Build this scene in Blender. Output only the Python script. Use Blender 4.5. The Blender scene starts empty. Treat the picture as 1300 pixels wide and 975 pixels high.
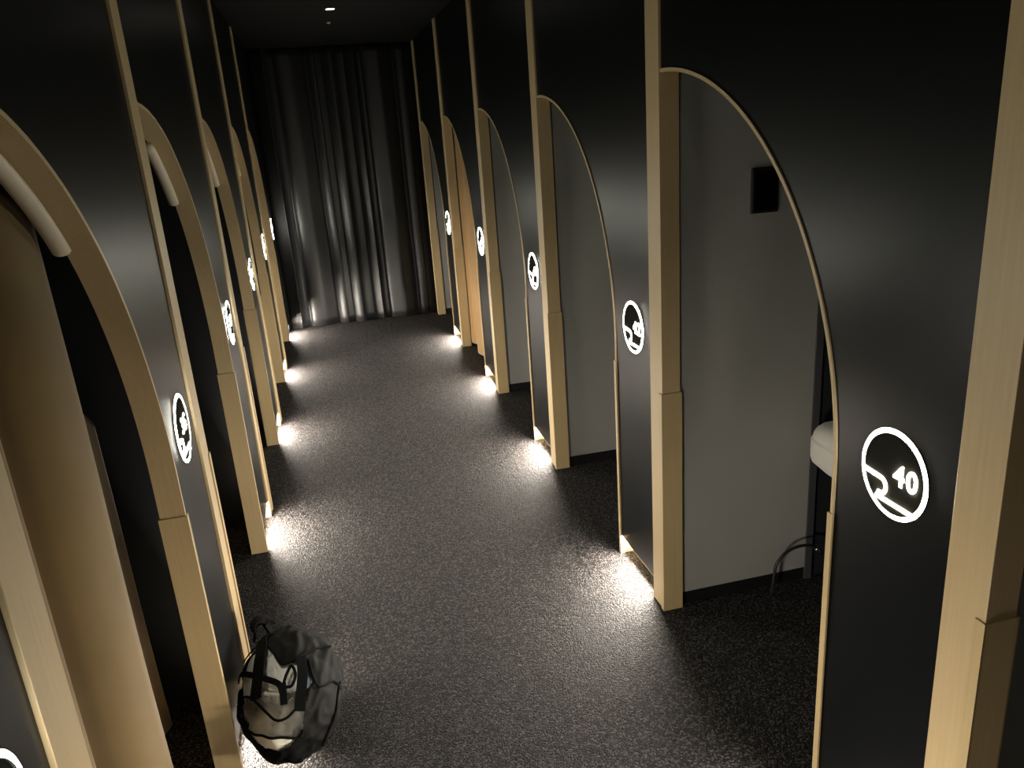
import bpy, bmesh, math, random
from mathutils import Vector, Matrix, noise

random.seed(7)
SC = bpy.context.scene
COL = SC.collection
PI = math.pi

# ------------------------------------------------------------------ measures
XR, XL = 0.9963, -0.4245          # corridor faces of the right / left pod fronts
L = 1.3043                        # pitch of one pod
PW, OW = 0.0942, 0.8739           # post width, opening width
YR, YL = 2.2273, 2.2257
H = 1.7771                        # crown of the arch
ZC = 2.4602                       # ceiling
D = 0.055                         # depth of posts / linings
ZG = 0.808                        # top of corner guards
ZK = 0.075                        # toe kick height
SPR = H - OW                      # spring height of the arch
ZS, DS = 0.9741, 0.1803           # sign centre

# ------------------------------------------------------------------ materials
def mat(name):
    m = bpy.data.materials.new(name); m.use_nodes = True
    nt = m.node_tree; b = nt.nodes['Principled BSDF']
    return m, nt, b

def N(nt, t, **kw):
    n = nt.nodes.new(t)
    for k, v in kw.items():
        if hasattr(n, k): setattr(n, k, v)
        else: n.inputs[k].default_value = v
    return n

def plain(name, col, rough=0.6, spec=0.5, metal=0.0, var=0.0, scale=20, bump=0.0, bscale=60):
    m, nt, b = mat(name)
    b.inputs['Base Color'].default_value = (*col, 1)
    b.inputs['Roughness'].default_value = rough
    b.inputs['Specular IOR Level'].default_value = spec
    b.inputs['Metallic'].default_value = metal
    tc = N(nt, 'ShaderNodeTexCoord')
    if var > 0:
        nz = N(nt, 'ShaderNodeTexNoise', Scale=scale, Detail=4.0)
        nt.links.new(tc.outputs['Object'], nz.inputs['Vector'])
        rp = N(nt, 'ShaderNodeValToRGB')
        rp.color_ramp.elements[0].position = .3; rp.color_ramp.elements[1].position = .7
        rp.color_ramp.elements[0].color = (*[c*(1-var) for c in col], 1)
        rp.color_ramp.elements[1].color = (*[min(1, c*(1+var)) for c in col], 1)
        nt.links.new(nz.outputs['Fac'], rp.inputs['Fac'])
        nt.links.new(rp.outputs['Color'], b.inputs['Base Color'])
    if bump > 0:
        n2 = N(nt, 'ShaderNodeTexNoise', Scale=bscale, Detail=3.0)
        nt.links.new(tc.outputs['Object'], n2.inputs['Vector'])
        bp = N(nt, 'ShaderNodeBump', Strength=bump, Distance=0.003)
        nt.links.new(n2.outputs['Fac'], bp.inputs['Height'])
        nt.links.new(bp.outputs['Normal'], b.inputs['Normal'])
    return m

def wood(name, a, c, vertical=True, rough=0.45):
    m, nt, b = mat(name)
    tc = N(nt, 'ShaderNodeTexCoord')
    mp = N(nt, 'ShaderNodeMapping')
    mp.inputs['Scale'].default_value = (60, 60, 1.6) if vertical else (4, 60, 4)
    nz = N(nt, 'ShaderNodeTexNoise', Scale=3.0, Detail=6.0, Roughness=0.6)
    rp = N(nt, 'ShaderNodeValToRGB')
    rp.color_ramp.elements[0].position = .3; rp.color_ramp.elements[1].position = .72
    rp.color_ramp.elements[0].color = (*a, 1); rp.color_ramp.elements[1].color = (*c, 1)
    nt.links.new(tc.outputs['Object'], mp.inputs['Vector'])
    nt.links.new(mp.outputs['Vector'], nz.inputs['Vector'])
    nt.links.new(nz.outputs['Fac'], rp.inputs['Fac'])
    nt.links.new(rp.outputs['Color'], b.inputs['Base Color'])
    bp = N(nt, 'ShaderNodeBump', Strength=0.12, Distance=0.001)
    nt.links.new(nz.outputs['Fac'], bp.inputs['Height'])
    nt.links.new(bp.outputs['Normal'], b.inputs['Normal'])
    b.inputs['Roughness'].default_value = rough
    return m

def emis(name, col, s):
    m, nt, b = mat(name)
    b.inputs['Base Color'].default_value = (.8, .8, .8, 1)
    b.inputs['Emission Color'].default_value = (*col, 1)
    b.inputs['Emission Strength'].default_value = s
    return m

def cloth(name, a, c, rough=0.85, sheen=0.3, weave=900):
    m, nt, b = mat(name)
    tc = N(nt, 'ShaderNodeTexCoord')
    nz = N(nt, 'ShaderNodeTexNoise', Scale=6.0, Detail=3.0)
    wv = N(nt, 'ShaderNodeTexNoise', Scale=float(weave), Detail=1.0)
    rp = N(nt, 'ShaderNodeValToRGB')
    rp.color_ramp.elements[0].position = .3; rp.color_ramp.elements[1].position = .7
    rp.color_ramp.elements[0].color = (*a, 1); rp.color_ramp.elements[1].color = (*c, 1)
    nt.links.new(tc.outputs['Object'], nz.inputs['Vector'])
    nt.links.new(tc.outputs['Object'], wv.inputs['Vector'])
    nt.links.new(nz.outputs['Fac'], rp.inputs['Fac'])
    nt.links.new(rp.outputs['Color'], b.inputs['Base Color'])
    bp = N(nt, 'ShaderNodeBump', Strength=0.15, Distance=0.001)
    nt.links.new(wv.outputs['Fac'], bp.inputs['Height'])
    nt.links.new(bp.outputs['Normal'], b.inputs['Normal'])
    b.inputs['Roughness'].default_value = rough
    b.inputs['Sheen Weight'].default_value = sheen
    return m

def carpet():
    m, nt, b = mat('carpet_loop')
    tc = N(nt, 'ShaderNodeTexCoord')
    # short woven loops, fine speckle and a few slubs
    vo = N(nt, 'ShaderNodeTexVoronoi', Scale=210.0)
    n1 = N(nt, 'ShaderNodeTexNoise', Scale=170.0, Detail=3.0, Roughness=0.8)
    n2 = N(nt, 'ShaderNodeTexNoise', Scale=55.0, Detail=3.0)
    for n in (n1, n2, vo): nt.links.new(tc.outputs['Object'], n.inputs['Vector'])
    sep = N(nt, 'ShaderNodeSeparateColor')
    nt.links.new(vo.outputs['Color'], sep.inputs['Color'])
    mx = N(nt, 'ShaderNodeMath', operation='ADD')
    ma = N(nt, 'ShaderNodeMath', operation='MULTIPLY'); ma.inputs[1].default_value = .5
    mb = N(nt, 'ShaderNodeMath', operation='MULTIPLY'); mb.inputs[1].default_value = .5
    nt.links.new(sep.outputs['Red'], ma.inputs[0]); nt.links.new(n1.outputs['Fac'], mb.inputs[0])
    nt.links.new(ma.outputs[0], mx.inputs[0]); nt.links.new(mb.outputs[0], mx.inputs[1])
    rp = N(nt, 'ShaderNodeValToRGB'); e = rp.color_ramp.elements
    e[0].position = .32; e[0].color = (.0045, .0042, .0042, 1)
    e[1].position = .76; e[1].color = (.125, .114, .111, 1)
    x = e.new(.55); x.color = (.0135, .0124, .0124, 1)
    nt.links.new(mx.outputs[0], rp.inputs['Fac'])
    nt.links.new(rp.outputs['Color'], b.inputs['Base Color'])
    h = N(nt, 'ShaderNodeMath', operation='SUBTRACT')
    nt.links.new(n2.outputs['Fac'], h.inputs[0]); nt.links.new(vo.outputs['Distance'], h.inputs[1])
    bp = N(nt, 'ShaderNodeBump', Strength=0.8, Distance=0.006)
    nt.links.new(h.outputs[0], bp.inputs['Height'])
    nt.links.new(bp.outputs['Normal'], b.inputs['Normal'])
    b.inputs['Roughness'].default_value = .7
    b.inputs['Specular IOR Level'].default_value = .2
    return m

M = {}
M['wood'] = wood('ash_wood', (.43, .322, .172), (.48, .362, .200))
M['guard'] = wood('ash_guard', (.40, .299, .152), (.455, .342, .180))
M['panel'] = plain('black_laminate', (.0035, .0043, .0048), rough=.33, spec=.17, var=.1, scale=8)
M['ceil'] = plain('black_ceiling', (.003, .003, .003), rough=.9, spec=.2)
M['carpet'] = carpet()
M['grey'] = plain('grey_partition', (.27, .27, .255), rough=.55, spec=.3, var=.04, scale=3)
M['dark'] = plain('dark_board', (.016, .018, .021), rough=.6, spec=.3)
M['darkwall'] = plain('dark_wall', (.015, .015, .016), rough=.9, spec=.2)
M['black'] = plain('black_plastic', (.006, .006, .006), rough=.45)
M['matte'] = plain('matte_glare_stop', (.02, .019, .016), rough=1.0, spec=0.0)  # for the added sign disc; grey lifted to imitate the sign's glow
M['sign'] = emis('sign_glow', (1.0, .98, .83), 185)
M['strip'] = emis('strip_glow', (1.0, .90, .78), 1350)
M['down'] = emis('downlight_glow', (1.0, .93, .82), 30)
M['cream'] = plain('cream_plastic', (.62, .54, .42), rough=.5)
M['tan'] = cloth('tan_curtain', (.128, .082, .024), (.152, .098, .030))
M['orange'] = cloth('orange_curtain', (.25, .135, .032), (.28, .152, .038))
M['blackcloth'] = cloth('black_curtain', (.005, .005, .0054), (.007, .007, .0076), rough=.52, sheen=.04)
M['sheet'] = cloth('white_sheet', (.62, .60, .55), (.70, .68, .62), rough=.8)
M['white'] = cloth('white_laundry', (.74, .70, .60), (.82, .79, .68), rough=.85, weave=400)
M['bluecloth'] = cloth('blue_laundry', (.22, .30, .48), (.55, .62, .75))
M['nylon'] = plain('black_nylon', (.0035, .0035, .0034), rough=.7, spec=.14, var=.3, scale=15, bump=.4, bscale=25)
M['strap'] = plain('black_webbing', (.0035, .0035, .0035), rough=.85, spec=.12, bump=.4, bscale=900)
M['chrome'] = plain('chrome', (.6, .6, .58), rough=.2, metal=1)
M['frame'] = plain('bed_frame_grey', (.05, .052, .055), rough=.5)

def mesh_net():
    m, nt, b = mat('black_net')
    b.inputs['Base Color'].default_value = (.03, .03, .028, 1)
    b.inputs['Roughness'].default_value = .6
    tr = N(nt, 'ShaderNodeBsdfTransparent')
    mx = N(nt, 'ShaderNodeMixShader')
    tc = N(nt, 'ShaderNodeTexCoord')
    nz = N(nt, 'ShaderNodeTexNoise', Scale=9.0, Detail=2.0)
    rp = N(nt, 'ShaderNodeMapRange'); rp.inputs['From Min'].default_value = .35; rp.inputs['From Max'].default_value = .65
    rp.inputs['To Min'].default_value = .12; rp.inputs['To Max'].default_value = .45
    out = nt.nodes['Material Output']
    nt.links.new(tc.outputs['Object'], nz.inputs['Vector'])
    nt.links.new(nz.outputs['Fac'], rp.inputs['Value'])
    nt.links.new(rp.outputs['Result'], mx.inputs['Fac'])
    nt.links.new(tr.outputs[0], mx.inputs[1]); nt.links.new(b.outputs[0], mx.inputs[2])
    nt.links.new(mx.outputs[0], out.inputs['Surface'])
    return m
M['net'] = mesh_net()

# ------------------------------------------------------------------ helpers
def link(name, me, mats, parent=None, loc=None, smooth=False):
    o = bpy.data.objects.new(name, me); COL.objects.link(o)
    for m in (mats if isinstance(mats, (list, tuple)) else [mats]): me.materials.append(m)
    if parent: o.parent = parent
    if loc: o.location = loc
    if smooth:
        for p in me.polygons: p.use_smooth = True
    return o

def from_bm(name, bm, mats, parent=None, loc=None, smooth=False):
    bmesh.ops.recalc_face_normals(bm, faces=bm.faces)
    me = bpy.data.meshes.new(name); bm.to_mesh(me); bm.free()
    return link(name, me, mats, parent, loc, smooth)

def box(bm, x0, x1, y0, y1, z0, z1, bev=0.0, mi=0):
    vs = [bm.verts.new((x, y, z)) for x in (x0, x1) for y in (y0, y1) for z in (z0, z1)]
    q = [(0, 1, 3, 2), (4, 6, 7, 5), (0, 4, 5, 1), (2, 3, 7, 6), (0, 2, 6, 4), (1, 5, 7, 3)]
    fs = [bm.faces.new([vs[i] for i in f]) for f in q]
    for f in fs: f.material_index = mi
    if bev > 0:
        es = list({e for f in fs for e in f.edges})
        bmesh.ops.bevel(bm, geom=es, offset=bev, segments=2, affect='EDGES', profile=.5)

def prism(bm, pts, y0, y1, mi=0):
    """polygon in (x, z) extruded along y"""
    a = [bm.verts.new((x, y0, z)) for x, z in pts]
    b = [bm.verts.new((x, y1, z)) for x, z in pts]
    fs = [bm.faces.new(a), bm.faces.new(b[::-1])]
    n = len(pts)
    for i in range(n):
        fs.append(bm.faces.new((a[i], b[i], b[(i+1) % n], a[(i+1) % n])))
    for f in fs: f.material_index = mi

def strip_prism(bm, inner, outer, y0, y1, bev=None):
    """band between two polylines in (x, z), thickness along y"""
    n = len(inner)
    A = [bm.verts.new((x, y0, z)) for x, z in inner]; B = [bm.verts.new((x, y0, z)) for x, z in outer]
    C = [bm.verts.new((x, y1, z)) for x, z in inner]; E = [bm.verts.new((x, y1, z)) for x, z in outer]
    for i in range(n-1):
        bm.faces.new((A[i], A[i+1], B[i+1], B[i])); bm.faces.new((C[i], E[i], E[i+1], C[i+1]))
        bm.faces.new((A[i], C[i], C[i+1], A[i+1])); bm.faces.new((B[i], B[i+1], E[i+1], E[i]))
    bm.faces.new((A[0], B[0], E[0], C[0])); bm.faces.new((A[-1], C[-1], E[-1], B[-1]))

def tube(bm, pts, r, seg=10, ry=None, up=Vector((0, 1, 0)), caps=True, mi=0):
    """sweep an elliptical section (r across, ry along 'up') along pts"""
    ry = ry or r
    rings = []
    pts = [Vector(p) for p in pts]
    for i, p in enumerate(pts):
        t = (pts[min(i+1, len(pts)-1)] - pts[max(i-1, 0)]).normalized()
        s = t.cross(up)
        if s.length < 1e-4: s = t.cross(Vector((1, 0, 0)))
        s.normalize(); v = s.cross(t).normalized()
        k = 1.0
        rings.append([bm.verts.new(p + s*math.cos(a)*r*k + v*math.sin(a)*ry*k) for a in [2*PI*j/seg for j in range(seg)]])
    for i in range(len(rings)-1):
        for j in range(seg):
            f = bm.faces.new((rings[i][j], rings[i][(j+1) % seg], rings[i+1][(j+1) % seg], rings[i+1][j])); f.material_index = mi
    if caps:
        for rg, p, q in ((rings[0], pts[0], pts[1]), (rings[-1], pts[-1], pts[-2])):
            c = bm.verts.new(p + (p-q).normalized()*min(r, ry)*.5)
            for j in range(seg):
                f = bm.faces.new((rg[j], rg[(j+1) % seg], c)); f.material_index = mi

def empty(name, loc=(0, 0, 0), rz=0.0, **props):
    o = bpy.data.objects.new(name, None); COL.objects.link(o)
    o.location = loc; o.rotation_euler = (0, 0, rz); o.empty_display_size = .05
    for k, v in props.items(): o[k] = v
    return o

def tag(o, label, cat, group=None):
    o['label'] = label; o['category'] = cat
    if group: o['group'] = group
    return o

def struct(o):
    o['kind'] = 'structure'; return o

def copy_tree(o, parent=None):
    c = o.copy(); COL.objects.link(c); c.parent = parent
    for ch in list(o.children): copy_tree(ch, c)
    return c

# ------------------------------------------------------------------ room shell
X0, X1, Y0, Y1 = -2.1, 2.7, -1.5, 7.95
def slab(name, m, *b):
    bm = bmesh.new(); box(bm, *b); return struct(from_bm(name, bm, m))
slab('floor', M['carpet'], X0, X1, Y0, Y1, -.06, 0)
slab('ceiling', M['ceil'], X0, X1, Y0, Y1, ZC, ZC+.06)
slab('wall_left', M['darkwall'], X0-.06, X0, Y0, Y1, 0, ZC)
slab('wall_right', M['darkwall'], X1, X1+.06, Y0, Y1, 0, ZC)
slab('wall_back', M['darkwall'], X0, X1, Y1, Y1+.06, 0, ZC)
slab('wall_front', M['darkwall'], X0, X1, Y0-.06, Y0, 0, ZC)

# ------------------------------------------------------------------ one pod (local: x along the front, y into the wall, z up)
def arc(r, n=40, a0=PI/2, a1=0.0):
    return [(PW + r*math.cos(a0+(a1-a0)*i/n), SPR + r*math.sin(a0+(a1-a0)*i/n)) for i in range(n+1)]

TL = .010    # lining thickness
def build_pod():
    root = empty('sleeping_pod')
    # front panel with quarter-arch cut-out
    R = OW + TL
    a = arc(R)
    outl = [(PW, ZC)] + a + [(PW+R, ZK), (L, ZK), (L, ZC)]
    bm = bmesh.new()
    # split in quads for clean triangulation
    for y0, y1 in ((0.0, .018),):
        top = [(x, ZC) for x, z in a]
        strip_prism(bm, a, top, y0, y1)
        box(bm, PW+R, L, y0, y1, ZK, ZC)
    from_bm('front_panel', bm, M['panel'], root)
    # post
    bm = bmesh.new(); box(bm, 0, PW, -.008, D, 0, ZC-.0005, bev=.0012)
    from_bm('post', bm, M['wood'], root)
    # lining of the arch and of its straight jamb
    inner = [(PW+.0005, SPR+OW)] + arc(OW)[1:] + [(PW+OW, 0.0)]
    outer = [(PW+.0005, SPR+OW+TL)] + arc(OW+TL)[1:] + [(PW+OW+TL, 0.0)]
    bm = bmesh.new(); strip_prism(bm, inner, outer, -.004, D)
    from_bm('arch_frame', bm, M['wood'], root)
    # corner guards: thin boards wrapped round both sides of the opening
    g = .004
    bm = bmesh.new()
    prism(bm, [(PW+.0002, 0), (PW+g, 0), (PW+g, ZG), (PW+.0002, ZG)], -.012, D+.004)
    box(bm, PW-.018, PW+g, -.0122, -.0082, 0, ZG)
    box(bm, PW-.012, PW+g, D+.0002, D+.004, 0, ZG)
    from_bm('corner_guard', bm, M['guard'], root)
    bm = bmesh.new()
    u = PW+OW
    box(bm, u-g, u-.0002, -.008, D+.004, 0, ZG)
    box(bm, u-g, u+TL+.004, -.0082, -.0042, 0, ZG)
    box(bm, u-g, u+TL+.002, D+.0002, D+.004, 0, ZG)
    from_bm('corner_guard', bm, M['guard'], root)
    # recessed toe kick and its light strip
    bm = bmesh.new(); box(bm, u+TL+.0005, L-.0005, .045, D, 0, ZK+.02)
    from_bm('toe_kick', bm, M['wood'], root)
    bm = bmesh.new()
    sec = [(.0445, .046), (.034, .046), (.0300, .049), (.0355, .0655), (.0445, .0655)]   # angled profile, its lens tilted up
    ua, ub = u+TL+.012, L-.012
    A_ = [bm.verts.new((ua, y, z)) for y, z in sec]; B_ = [bm.verts.new((ub, y, z)) for y, z in sec]
    bm.faces.new(A_); bm.faces.new(B_[::-1])
    for j in range(5):
        f = bm.faces.new((A_[j], B_[j], B_[(j+1) % 5], A_[(j+1) % 5])); f.material_index = 0 if j == 2 else 1
    from_bm('light_strip', bm, [M['strip'], M['cream']], root)
    # curved cream rail tucked inside the crown of the arch
    rr = OW-.017
    pts = [(PW+rr*math.cos(t), .053, SPR+rr*math.sin(t)) for t in [math.radians(65-(65-43.5)*i/24) for i in range(25)]]
    bm = bmesh.new(); tube(bm, pts, .013, seg=12, ry=.017)
    from_bm('curved_rail', bm, M['cream'], root, smooth=True)
    # partition behind the post, pale on the side of its own opening
    x0, x1, y0, y1 = PW-.044, PW-.012, D+.007, .552
    bm = bmesh.new(); box(bm, x1-.014, x1, y0, y1, .05, ZC-.001, bev=.001)
    pr = from_bm('partition', bm, M['grey'], root)
    bm = bmesh.new(); box(bm, x0, x1-.0145, y0, y1, .0, ZC-.001)
    from_bm('partition_back', bm, M['dark'], pr)
    bm = bmesh.new(); box(bm, x1-.014, x1-.005, y0, y1, 0, .0495)
    from_bm('plinth', bm, M['black'], pr)
    bm = bmesh.new(); box(bm, x0-.002, x1+.003, y1+.0005, y1+.028, 0, ZC-.001, bev=.001)
    from_bm('end_trim', bm, M['frame'], pr)
    bm = bmesh.new(); box(bm, x0+.006, x1-.01, y1+.029, 1.6, 0, ZC-.001)
    from_bm('alcove_board', bm, M['dark'], root)
    return root

proto = build_pod()
PODG = 'sleeping pods lining the corridor'
right_labels = [
 'nearest sleeping pod on the right wall, wide wooden post cut by the photo edge',
 'sleeping pod on the right whose arch shows a bed corner and small black panel',
 'second fully visible sleeping pod on the right, open arch showing a plain grey partition',
 'third fully visible sleeping pod on the right, narrow open arch showing a grey partition',
 'sleeping pod on the right wall whose arch is closed by the orange-brown curtain',
 'last sleeping pod on the right wall, its arch touching the black curtain at the end',
]
left_labels = [
 'sleeping pod on the left wall, only its dark panel showing in the bottom left corner',
 'sleeping pod on the left wall whose large arch holds the tan curtain',
 'second open-arched sleeping pod on the left, black inside, just beyond the black bag',
 'third open-arched sleeping pod on the left wall, midway down the row',
 'fourth open-arched sleeping pod on the left wall, the last but one before the black curtain',
 'last sleeping pod on the left wall, right against the black curtain',
]
pods = []
for i in range(6):
    o = proto if i == 0 else copy_tree(proto)
    o.location = (XR, YR+(i-1)*L+PW, 0); o.rotation_euler = (0, 0, -PI/2)
    tag(o, right_labels[i], 'pod', PODG); pods.append(o)
for k in range(6):
    o = copy_tree(proto)
    o.location = (XL, YL+(k-2)*L, 0); o.rotation_euler = (0, 0, PI/2)
    tag(o, left_labels[k], 'pod', PODG); pods.append(o)

# plain continuation of both pod rows behind the camera
slab('trim_1', M['panel'], XR, XR+.03, Y0, YR-2*L+PW-.001, 0, ZC)
slab('trim_2', M['panel'], XL-.03, XL, Y0, YL-2*L-.001, 0, ZC)
# thin end pieces that close the rows against the end curtain
slab('trim_3', M['panel'], XL-.03, XL, YL+4*L+.001, YL+4*L+.03, 0, ZC)

# ------------------------------------------------------------------ illuminated signs
def seg_shape(bm, pts, hw, y0, y1):
    """polyline ribbon (in x,z) with half width hw"""
    P = [Vector((x, z)) for x, z in pts]
    a, b = [], []
    for i, p in enumerate(P):
        t = (P[min(i+1, len(P)-1)] - P[max(i-1, 0)]).normalized(); n = Vector((-t.y, t.x))
        a.append(tuple(p+n*hw)); b.append(tuple(p-n*hw))
    strip_prism(bm, a, b, y0, y1)

RS = .086
def ring_mesh():
    # raised ring: lit outer wall and bevelled front, dark inner wall
    bm = bmesh.new(); n = 72; ro, ri = RS+.0046, RS-.0042
    V = []
    for i in range(n):
        t = 2*PI*i/n; c, s = math.cos(t), math.sin(t)
        V.append([bm.verts.new((r*c, y, r*s)) for r, y in ((ri, -.0003), (ri, -.0040), (ro, -.0026), (ro, -.0002))])
    for i in range(n):
        A, B = V[i], V[(i+1) % n]
        for j in range(4):
            f = bm.faces.new((A[j], A[(j+1) % 4], B[(j+1) % 4], B[j])); f.material_index = 0 if j == 1 else 1
    bmesh.ops.recalc_face_normals(bm, faces=bm.faces)
    me = bpy.data.meshes.new('ring'); bm.to_mesh(me); bm.free()
    return me

def hook_mesh():
    bm = bmesh.new()
    arcp = []
    # upper line, then a hook curling back under itself
    pts = [(-.0835, -.018), (-.045, -.020)]
    c = Vector((-.036, -.037)); r = .0165
    for i in range(0, 13):
        t = math.radians(95 - 205*i/12); pts.append((c.x+r*math.cos(t), c.y+r*math.sin(t)))
    seg_shape(bm, pts, .0038, -.0018, -.0003)
    seg_shape(bm, [(-.046, -.0625), (-.02, -.0625), (.02, -.0625), (.062, -.0625)], .0038, -.0018, -.0003)
    bmesh.ops.recalc_face_normals(bm, faces=bm.faces)
    me = bpy.data.meshes.new('hook'); bm.to_mesh(me); bm.free()
    return me

def digit_mesh(ch):
    cu = bpy.data.curves.new('digit', 'FONT'); cu.body = ch; cu.size = .060; cu.extrude = .0007; cu.offset = .0004
    cu.align_x = 'CENTER'; cu.align_y = 'CENTER'; cu.resolution_u = 4
    t = bpy.data.objects.new('tmp', cu); COL.objects.link(t)
    dg = bpy.context.evaluated_depsgraph_get(); dg.update()
    me = bpy.data.meshes.new_from_object(t.evaluated_get(dg)); bpy.data.objects.remove(t)
    me.transform(Matrix.Translation((0, -.0011, 0)) @ Matrix.Rotation(PI/2, 4, 'X'))
    me.name = 'digit'; me.materials.clear(); me.materials.append(M['sign'])
    return me

ring_me = ring_mesh(); ring_me.materials.append(M['sign']); ring_me.materials.append(M['black'])
hook_me = hook_mesh(); hook_me.materials.append(M['sign'])
digits = {}
bm = bmesh.new(); bmesh.ops.create_cone(bm, cap_ends=True, segments=64, radius1=RS-.0048, radius2=RS-.0048, depth=.0003, matrix=Matrix.Translation((0, -.0002, 0)) @ Matrix.Rotation(PI/2, 4, 'X'))
disc_me = bpy.data.meshes.new('glare_disc'); bm.to_mesh(disc_me); bm.free(); disc_me.materials.append(M['matte'])  # added disc, keeps panel glare out of the ring's inside
def make_sign(num, loc, rz, label):
    root = empty('number_sign', loc, rz)
    tag(root, label, 'sign', 'glowing round number signs on the pod fronts')
    for nm, me in (('glare_disc', disc_me), ('ring', ring_me), ('sleeper_outline', hook_me)):
        o = bpy.data.objects.new(nm, me); COL.objects.link(o); o.parent = root
    for ch, x in ((num[0], .0135), (num[1], .0475)):
        if ch not in digits: digits[ch] = digit_mesh(ch)
        o = bpy.data.objects.new('digit', digits[ch]); COL.objects.link(o); o.parent = root
        o.location = (x, 0, .0)
    return root

us = PW + OW + DS
rs_lab = [None,
 'largest glowing round sign, right wall, on the dark panel beside the nearest wide post',
 'glowing round sign on the right wall, second largest, between the bed pod and next arch',
 'glowing round sign on the right wall, third from the photo right edge',
 'glowing round sign on the right wall beside the orange-brown curtain, on its near side',
 'smallest glowing round sign on the right wall, beyond the orange-brown curtain']
for i in range(1, 6):
    make_sign(['', '40', '42', '44', '46', '48'][i], (XR, YR+(i-1)*L+PW-us, ZS), -PI/2, rs_lab[i])
ls_lab = ['glowing round sign cut off by the bottom left corner of the photo',
 'glowing round sign on the left wall nearest the tan curtain, largest seen whole there',
 'glowing narrow round sign on the left wall, second seen whole after the tan curtain',
 'glowing narrow round sign on the left wall, third seen whole after the tan curtain',
 'glowing narrow round sign on the left wall, last but one before the black curtain',
 'smallest glowing sign at the far end of the left wall, against the black curtain']
for k in range(6):
    make_sign(['33', '35', '37', '39', '41', '43'][k], (XL, YL+(k-2)*L+us, ZS), PI/2, ls_lab[k])

# ------------------------------------------------------------------ curtains
def curtain(name, path, ztop, zbot, m, nz=40, flare=0.0, thick=.003, seed=0):
    """path: list of (x,y) plan points of the folded cloth; ztop(s) gives the top edge"""
    bm = bmesh.new(); n = len(path); grid = []
    for j in range(nz+1):
        row = []
        for i, (x, y) in enumerate(path):
            s = i/(n-1); zt = ztop(s); z = zbot + (zt-zbot)*j/nz
            q = 1-(z-zbot)/2.2
            wob = noise.noise(Vector((x*5, y*5, z*1.3+seed)))*.012*q
            wo2 = noise.noise(Vector((x*5+9, y*5, z*1.6+seed)))*.012*q
            row.append(bm.verts.new((x+wob, y+wo2+flare*q*s, z)))
        grid.append(row)
    for j in range(nz):
        for i in range(n-1):
            bm.faces.new((grid[j][i], grid[j][i+1], grid[j+1][i+1], grid[j+1][i]))
    o = from_bm(name, bm, m, smooth=True)
    md = o.modifiers.new('thickness', 'SOLIDIFY'); md.thickness = thick; md.offset = 0
    return o

# black curtain closing the corridor
def folds(x0, x1, y0, y1, n, amps, seed):
    rnd = random.Random(seed); ph = [rnd.uniform(0, 6.28) for _ in amps]
    pts = []
    for i in range(n+1):
        s = i/n; x = x0+(x1-x0)*s; y = y0+(y1-y0)*s
        t = x-x0
        w = t + .035*math.sin(t*7+ph[0]) + .018*math.sin(t*17+ph[1])
        y += sum(a*math.sin(w*f+p) for (a, f), p in zip(amps, ph))
        pts.append((x + .012*math.sin(w*amps[0][1]*2+ph[0]), y))
    return pts
path = folds(XL+.012, XR-.012, 7.585, 7.575, 420, [(.036, 32), (.009, 57), (.018, 14)], 3)
c = curtain('end_curtain', path, lambda s: ZC-.004, .006, M['blackcloth'], nz=36, seed=2)
tag(c, 'full-height black pleated curtain closing the far end of the corridor', 'curtain')

# tan curtain gathered in the first left pod: deep folds, then a last layer set back behind the jamb
ctrl = [(1.03, .10), (1.10, .16), (1.17, .17), (1.23, .11), (1.28, .10), (1.32, .15), (1.345, .23), (1.39, .265), (1.45, .255),
        (1.485, .20), (1.495, .145), (1.53, .105), (1.59, .088), (1.64, .094), (1.685, .115), (1.70, .145), (1.70, .195), (1.73, .24), (1.79, .255), (1.86, .250),
        (1.94, .225), (2.00, .225), (2.06, .240), (2.11, .225)]
def cat2(P, k):
    P = [Vector(p) for p in P]; P = [P[0]*2-P[1]] + P + [P[-1]*2-P[-2]]; out = []
    for i in range(1, len(P)-2):
        for j in range(k):
            t = j/k; a, b, c_, d_ = P[i-1:i+3]
            out.append(.5*((2*b)+(c_-a)*t+(2*a-5*b+4*c_-d_)*t*t+(3*b-a-3*c_+d_)*t**3))
    out.append(P[-2]); return out
cc = cat2(ctrl, 14)
path = [(XL-p[1], p[0]) for p in cc]
def tan_top(s):
    y = path[min(len(path)-1, int(round(s*(len(path)-1))))][1]
    if s < .66:
        return 1.615 if y < 1.56 else 1.615 - .115*((y-1.56)/.15)**2
    return 1.50 - .50*min(1, (s-.66)/.34)
c = curtain('pod_curtain', path, tan_top, .012, M['tan'], nz=60, flare=.05, seed=5)
tag(c, 'tan brown pleated curtain hanging in the nearest left arch', 'curtain', 'curtains hanging in the pod arches')

# orange-brown curtain drawn across the fourth right pod
path = []
yb, yt = YR+3*L-OW+.012, YR+3*L-.010
for i in range(240):
    s = i/239
    yy = yb+(yt-yb)*s
    x = XR + .036 + .052*s + .022*math.sin(s*2*PI*2.3+2.6)
    path.append((x, yy))
def orange_top(s):
    uu = (YR+3*L) - (yb+(yt-yb)*s)
    return SPR + math.sqrt(max(0, (OW-.03)**2 - min(uu, OW-.035)**2)) - .004
c = curtain('pod_curtain', path, orange_top, .032, M['orange'], nz=40, seed=8)
tag(c, 'orange-brown curtain drawn across an arch far down the right wall', 'curtain', 'curtains hanging in the pod arches')

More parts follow.
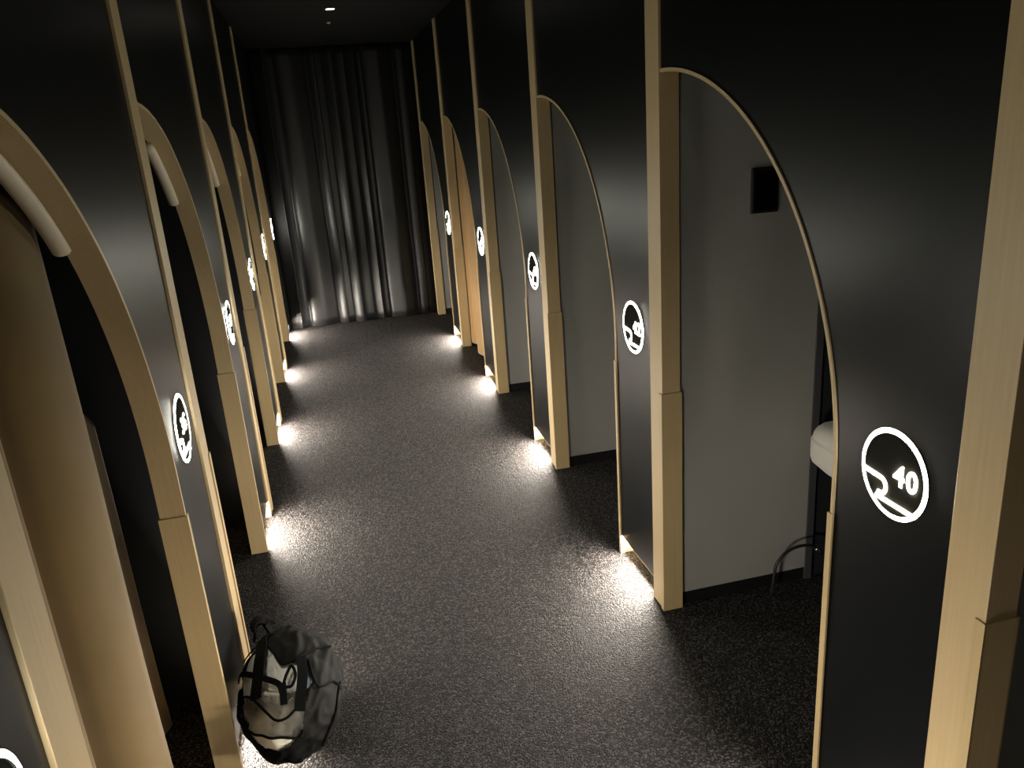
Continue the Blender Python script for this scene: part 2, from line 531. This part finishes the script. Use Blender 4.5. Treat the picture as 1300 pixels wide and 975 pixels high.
# ------------------------------------------------------------------ things inside the near right pod
yp = YR + .012           # face of its grey partition
bm = bmesh.new(); box(bm, 1.292, 1.384, -.012+yp, yp-.0003, 1.352, 1.487, bev=.003)
o = from_bm('wall_plate', bm, M['black'], None)
o2 = tag(o, 'small black rectangular panel high on the grey partition in the near right pod', 'panel')
bm = bmesh.new(); box(bm, 1.300, 1.376, yp-.0135, yp-.0122, 1.360, 1.479, bev=.0005)
from_bm('screen', bm, plain('dark_glass', (.002, .002, .002), rough=.2), o)

# bed: mattress in a rumpled fitted sheet on a dark base
bed = empty('bed', (1.92, 1.57, 0))
tag(bed, 'bed with white fitted sheet, only its corner visible inside the near right pod', 'bed')
bm = bmesh.new(); box(bm, -.34, .44, -.54, .58, .40, .49, bev=.006); box(bm, -.33, .40, -.52, .57, 0, .40)
from_bm('bed_base', bm, M['frame'], bed)
bm = bmesh.new(); box(bm, -.43, .44, -.55, .645, .492, .650)
bmesh.ops.subdivide_edges(bm, edges=bm.edges, cuts=30, use_grid_fill=True)
for v in bm.verts:
    # rounded mattress, the sheet rumpled along its sides
    c0 = Vector((max(-.36, min(.37, v.co.x)), max(-.48, min(.575, v.co.y)), max(.545, min(.590, v.co.z))))
    d = v.co - c0
    if d.length > 1e-6: v.co = c0 + d.normalized()*min(d.length, .060 if d.z > 0 else .066)
    low = max(0, (.65-v.co.z)/.16)
    v.co += Vector((noise.noise(Vector((v.co.y*26, v.co.z*6, 1)))*.012*low, noise.noise(Vector((v.co.x*22, v.co.z*6, 4)))*.008*low,
                    -abs(noise.noise(Vector((v.co.y*12, v.co.x*12, 2))))*.022*low))
from_bm('mattress', bm, M['sheet'], bed, smooth=True)

# black cable lying out of the bed alcove
def cat(pts, k=8):
    P = [Vector(p) for p in pts]; P = [P[0]*2-P[1]] + P + [P[-1]*2-P[-2]]; out = []
    for i in range(1, len(P)-2):
        for j in range(k):
            t = j/k; a, b, c_, d_ = P[i-1:i+3]
            out.append(.5*((2*b)+(c_-a)*t+(2*a-5*b+4*c_-d_)*t*t+(3*b-a-3*c_+d_)*t**3))
    out.append(P[-2]); return out
bm = bmesh.new()
tube(bm, cat([(1.392, 2.197, .006), (1.398, 2.197, .07), (1.408, 2.197, .119), (1.448, 2.197, .158), (1.50, 2.197, .170), (1.54, 2.193, .164), (1.558, 2.19, .152)]), .0055, seg=10)
cb = from_bm('power_cable', bm, M['black'], None, smooth=True)
tag(cb, 'black cable looping up from the carpet beside the near grey partition', 'cable')
bm = bmesh.new()
tube(bm, [(1.556, 2.19, .153), (1.568, 2.188, .143), (1.577, 2.186, .130)], .009, seg=10)
from_bm('plug', bm, M['chrome'], cb, smooth=True)['label'] = 'shiny silver plug'

# ------------------------------------------------------------------ black mesh bag
BC = Vector((-.268, 2.02, .152)); BR = Vector((.146, .24, .146))
def bsurf(d, off=0.0):
    d = Vector(d).normalized()
    n = noise.noise(d*2.2+Vector((3, 1, 7)))*.055 + noise.noise(d*5.1)*.03
    k = 1+n
    v = Vector((d.x*BR.x*k, d.y*BR.y*k, d.z*BR.z*k)) + d*off
    if v.z < -.148: v.z = -.148 + (v.z+.148)*.05
    if v.x < -.150: v.x = -.150 + (v.x+.150)*.1
    return v
REG = {
'P3':[(-0.80,-0.58,0.16),(-0.6,-0.78,0.2),(-0.396,-0.88,0.25),(-0.123,-0.966,0.226),(0.16,-0.975,0.138),(0.045,-0.99,0.04),(-0.196,-0.97,-0.08),(-0.5,-0.82,-0.18),(-0.68,-0.72,0.0)],
'P1':[(-0.974,-0.122,0.189),(-0.922,0.106,0.371),(-0.801,0.301,0.517),(-0.658,0.438,0.612),(-0.461,0.577,0.674),(-0.229,0.016,0.973),(-0.028,-0.281,0.959),(0.437,-0.22,0.872),(0.511,-0.497,0.701),(0.41,-0.611,0.677),(0.196,-0.646,0.738),(-0.088,-0.658,0.748),(-0.35,-0.589,0.728)],
'P2':[(-0.974,-0.122,0.189),(-0.35,-0.589,0.728),(-0.088,-0.658,0.748),(0.196,-0.646,0.738),(0.371,-0.684,0.627),(0.264,-0.958,0.109),(0.045,-0.993,0.105),(-0.196,-0.98,-0.038),(-0.6,-0.791,-0.121),(-0.705,-0.692,0.155),(-0.95,-0.312,0.019)]}
d0 = Vector((-.25, -.62, .74)).normalized(); e1 = Vector((0, 0, 1)).cross(d0).normalized(); e2 = d0.cross(e1)
def p2(v): v = Vector(v); return (v.dot(e1), v.dot(e2))
POLY = {k: [p2(v) for v in vs] for k, vs in REG.items()}
def inside(pt, poly):
    x, y = pt; r = False; n = len(poly)
    for i in range(n):
        x1, y1 = poly[i]; x2, y2 = poly[(i+1) % n]
        if (y1 > y) != (y2 > y) and x < (x2-x1)*(y-y1)/(y2-y1)+x1: r = not r
    return r
bag = empty('duffel_bag', BC)
tag(bag, 'black mesh bag of pale laundry with webbing straps, on carpet by the left wall', 'bag')
bm = bmesh.new(); bmesh.ops.create_icosphere(bm, subdivisions=6, radius=1)
kill = []
for f in bm.faces:
    d = f.calc_center_median().normalized()
    if d.dot(d0) > -.05:
        q = p2(d)
        if inside(q, POLY['P1']) or inside(q, POLY['P3']): kill.append(f)
        elif inside(q, POLY['P2']): f.material_index = 1
bmesh.ops.delete(bm, geom=kill, context='FACES')
for v in bm.verts:
    d = v.co.normalized(); w = bsurf(d)
    # creases radiating in the loose fabric
    cr = abs(noise.noise(Vector((d.x*4.5, d.y*3, d.z*4.5+5))))*.010
    v.co = w - d*cr
body = from_bm('mesh_fabric', bm, [M['nylon'], M['net']], bag, smooth=True)
md = body.modifiers.new('t', 'SOLIDIFY'); md.thickness = .0012; md.offset = -1

def ribbon(pts, w, off=.004, th=.002, k=8):
    P = cat(pts, k); bm = bmesh.new(); rows = []
    S = [(bsurf(p, off), p.normalized()) for p in P]
    for i, (c, d) in enumerate(S):
        t = (S[min(i+1, len(S)-1)][0]-S[max(i-1, 0)][0]).normalized(); s = t.cross(d).normalized()*w/2
        rows.append([bm.verts.new(x) for x in (c-s, c+s, c+s+d*th, c-s+d*th)])
    for a, b in zip(rows, rows[1:]):
        for j in range(4): bm.faces.new((a[j], a[(j+1) % 4], b[(j+1) % 4], b[j]))
    bm.faces.new(rows[0]); bm.faces.new(rows[-1][::-1])
    return bm
A = [(-0.41,0.594,0.692),(-0.46,0.45,0.76),(-0.445,0.099,0.89),(-0.452,-0.214,0.866),(-0.481,-0.394,0.783),(-0.507,-0.57,0.65)]
Cc = [(-0.936,0.07,0.344),(-0.838,0.016,0.546),(-0.567,-0.252,0.784),(-0.312,-0.421,0.851),(-0.081,-0.546,0.834),(-0.024,-0.65,0.76)]
Bb = [(-0.80,0.30,0.45),(-0.664,0.444,0.601),(-0.448,0.204,0.87)]
Dd = [(0.311,-0.22,0.92),(0.316,-0.487,0.814),(0.266,-0.695,0.668),(0.232,-0.816,0.53)]
Ee = [(-0.003,-0.578,0.816),(0.06,-0.45,0.88),(0.14,-0.36,0.92),(0.20,-0.47,0.86),(0.139,-0.59,0.795),(0.03,-0.6,0.79)]
E2 = [(-0.011,-0.557,0.83),(-0.008,-0.652,0.758),(-0.007,-0.76,0.65)]
for pts, w in ((A, .036), (Cc, .016), (Bb, .013), (Dd, .028)):
    from_bm('strap', ribbon(pts, w), M['strap'], bag)
from_bm('drawcord', ribbon(Ee, .008, off=.010), M['strap'], bag)
from_bm('cord_lock', ribbon(E2, .018, off=.008, th=.008), M['strap'], bag)
# piping along the seams
pip = {
 'F': [(-0.974,-0.122,0.189),(-0.675,-0.445,0.588),(-0.45,-0.66,0.60),(-0.2,-0.84,0.49),(0.009,-0.864,0.503),(0.171,-0.80,0.57),(.35,-.68,.64)],
 'G': [(-0.985,0.05,0.17),(-0.975,-0.141,0.172),(-0.831,-0.523,0.15),(-0.636,-0.77,0.03),(-0.489,-0.84,-0.236),(-0.2,-0.9,-0.40),(.15,-.9,-.4)],
 'H': [(-0.86,-0.5,0.20),(-0.6,-0.78,0.2),(-0.396,-0.88,0.25),(-0.123,-0.966,0.226),(0.174,-0.975,0.138),(0.266,-0.936,0.23)],
 'K': [(-0.45,.35,.83),(-0.229,0.016,0.973),(-0.028,-0.281,0.959),(0.28,-0.20,0.93),(0.658,0.104,0.745),(0.80,0.2,0.55)],
 'M': [(0.44,-0.22,.87),(0.511,-0.497,0.701),(0.625,-0.518,0.584),(0.869,-0.311,0.384),(.95,-.25,.1)],
 'J': [(0.96,-0.2,0.2),(0.89,-0.45,0.116),(0.72,-0.69,-0.1),(0.52,-0.75,-0.45)],
}
for k, pts in pip.items():
    bm = bmesh.new(); tube(bm, [bsurf(q, .001) for q in cat(pts, 8)], .0035 if k != 'G' else .006, seg=8)
    from_bm('piping', bm, M['strap'], bag, smooth=True)
# carry loop standing off the back
bm = bmesh.new()
lp = cat([(-.095, .13, .112), (-.092, .18, .122), (-.075, .215, .118), (-.055, .20, .108), (-.055, .14, .112)], 8)
tube(bm, lp, .004, seg=8, ry=.022)
from_bm('carry_loop', bm, M['strap'], bag, smooth=True)

# laundry inside the bag
LC = [(-.062, .05, .02), (-.03, -.15, -.03), (.035, -.03, .045)]
def lump(name, c, r, m, seed, rough, label, cat_, sub=5, g=None):
    bm = bmesh.new(); bmesh.ops.create_icosphere(bm, subdivisions=sub, radius=1)
    for v in bm.verts:
        d = v.co.normalized()
        n = noise.noise(d*2.5+Vector((seed, 0, 0)))*.20 + (abs(noise.noise(d*4.5+Vector((0, seed, 0)))))*rough
        v.co = Vector((d.x*r[0], d.y*r[1], d.z*r[2]))*(1+n-.08)
        w = v.co + Vector(c)
        q = Vector((w.x/BR.x, w.y/BR.y, w.z/BR.z)); dd = q.normalized()
        qq = p2(dd)
        fr = dd.dot(d0) > -.05
        opn = fr and (inside(qq, POLY['P1']) or inside(qq, POLY['P3']))
        lim = bsurf(dd, -.008 if opn else (-.013 if fr and inside(qq, POLY['P2']) else -.026))
        if w.length > lim.length: w = lim
        for o_ in LC:
            if (Vector(o_)-Vector(c)).length > .01 and sub == 5:
                nn = (Vector(o_)-Vector(c)).normalized(); mid = (Vector(o_)+Vector(c))/2
                ex = (w-mid).dot(nn) + .0015
                if ex > 0: w -= nn*ex
        v.co = w - Vector(c)
    o = from_bm(name, bm, m, None, tuple(BC+Vector(c)), smooth=True)
    return tag(o, label, cat_, g)
G = 'laundry inside the bag'
lump('cloth_bundle', LC[0], (.13, .24, .16), M['white'], 1, -.25, 'cream cloth bundle filling the wall side of the black bag', 'clothing', g=G)
lump('cloth_bundle', LC[1], (.17, .17, .17), M['white'], 4, -.3, 'off-white cloth bundle under the net at the front of the black bag', 'clothing', g=G)
lump('cloth_bundle', LC[2], (.12, .18, .14), plain('bright_laundry', (.85, .84, .80), rough=.8), 8, -.3, 'white cloth bundle in the middle opening of the black bag', 'clothing', g=G)
def wisp(c, r, seed, label):
    return lump('blue_cloth', c, r, M['bluecloth'], seed, -.4, label, 'clothing', sub=4)
wisp((.060, -.125, .108), (.034, .024, .020), 3, 'small pale blue cloth poking out beside the bag handle')

# ------------------------------------------------------------------ ceiling fittings
dl = empty('downlight', (.24, 5.56, ZC)); tag(dl, 'small bright round downlight in the black ceiling', 'light')
bm = bmesh.new()
V = []
for i in range(32):
    t = 2*PI*i/32
    V.append([bm.verts.new((r*math.cos(t), r*math.sin(t), z)) for r, z in ((.028, -.001), (.030, -.006), (.042, -.005), (.045, 0))])
for i in range(32):
    for j in range(3): bm.faces.new((V[i][j], V[i][j+1], V[(i+1) % 32][j+1], V[(i+1) % 32][j]))
from_bm('trim_ring', bm, M['black'], dl, smooth=True)
bm = bmesh.new(); bmesh.ops.create_cone(bm, cap_ends=True, segments=32, radius1=.027, radius2=.027, depth=.004)
for v in bm.verts: v.co.z -= .0025
from_bm('lens', bm, M['down'], dl)
bm = bmesh.new()
bmesh.ops.create_uvsphere(bm, u_segments=20, v_segments=12, radius=.016)
for v in bm.verts: v.co.z = v.co.z*.8 if v.co.z < 0 else 0
sn = from_bm('ceiling_sensor', bm, plain('grey_dome', (.3, .3, .3), rough=.4), None, (.245, 6.15, ZC), smooth=True)
tag(sn, 'tiny grey dome on the black ceiling just beyond the downlight', 'sensor')

# ------------------------------------------------------------------ light, world, camera
w = bpy.data.worlds.new('world'); SC.world = w; w.use_nodes = True
w.node_tree.nodes['Background'].inputs['Color'].default_value = (.9, .95, 1, 1)
w.node_tree.nodes['Background'].inputs['Strength'].default_value = .0

def area(name, loc, rot, sx, sy, e, col):
    l = bpy.data.lights.new(name, 'AREA'); l.shape = 'RECTANGLE'; l.size = sx; l.size_y = sy; l.energy = e; l.color = col
    o = bpy.data.objects.new(name, l); COL.objects.link(o); o.location = loc; o.rotation_euler = rot; return o

lb = bpy.data.lights.new('rear_fill_lamp', 'POINT'); lb.energy = 6; lb.color = (1, .95, .84); lb.shadow_soft_size = .04  # added fill behind the camera, brightens faces turned to the viewer; no fitting
lo = bpy.data.objects.new('rear_fill_lamp', lb); COL.objects.link(lo); lo.location = (.28, -.95, 2.36)
cam = bpy.data.cameras.new('camera'); co = bpy.data.objects.new('camera', cam); COL.objects.link(co)
pt, yw, rl = -0.31163, 0.21932, -0.07297
f = Vector((math.sin(yw)*math.cos(pt), math.cos(yw)*math.cos(pt), math.sin(pt)))
r0 = Vector((math.cos(yw), -math.sin(yw), 0)); u0 = r0.cross(f)
r = math.cos(rl)*r0+math.sin(rl)*u0; u = -math.sin(rl)*r0+math.cos(rl)*u0
co.matrix_world = Matrix(((r.x, u.x, -f.x, 0), (r.y, u.y, -f.y, 0), (r.z, u.z, -f.z, 1.65), (0, 0, 0, 1)))
cam.sensor_fit = 'HORIZONTAL'; cam.sensor_width = 36; cam.lens = 997.78*36/1300; cam.clip_start = .02
SC.camera = co

SC.view_settings.view_transform = 'Standard'; SC.view_settings.look = 'None'
SC.view_settings.exposure = 0.0; SC.view_settings.gamma = 1; SC.view_settings.use_curve_mapping = False
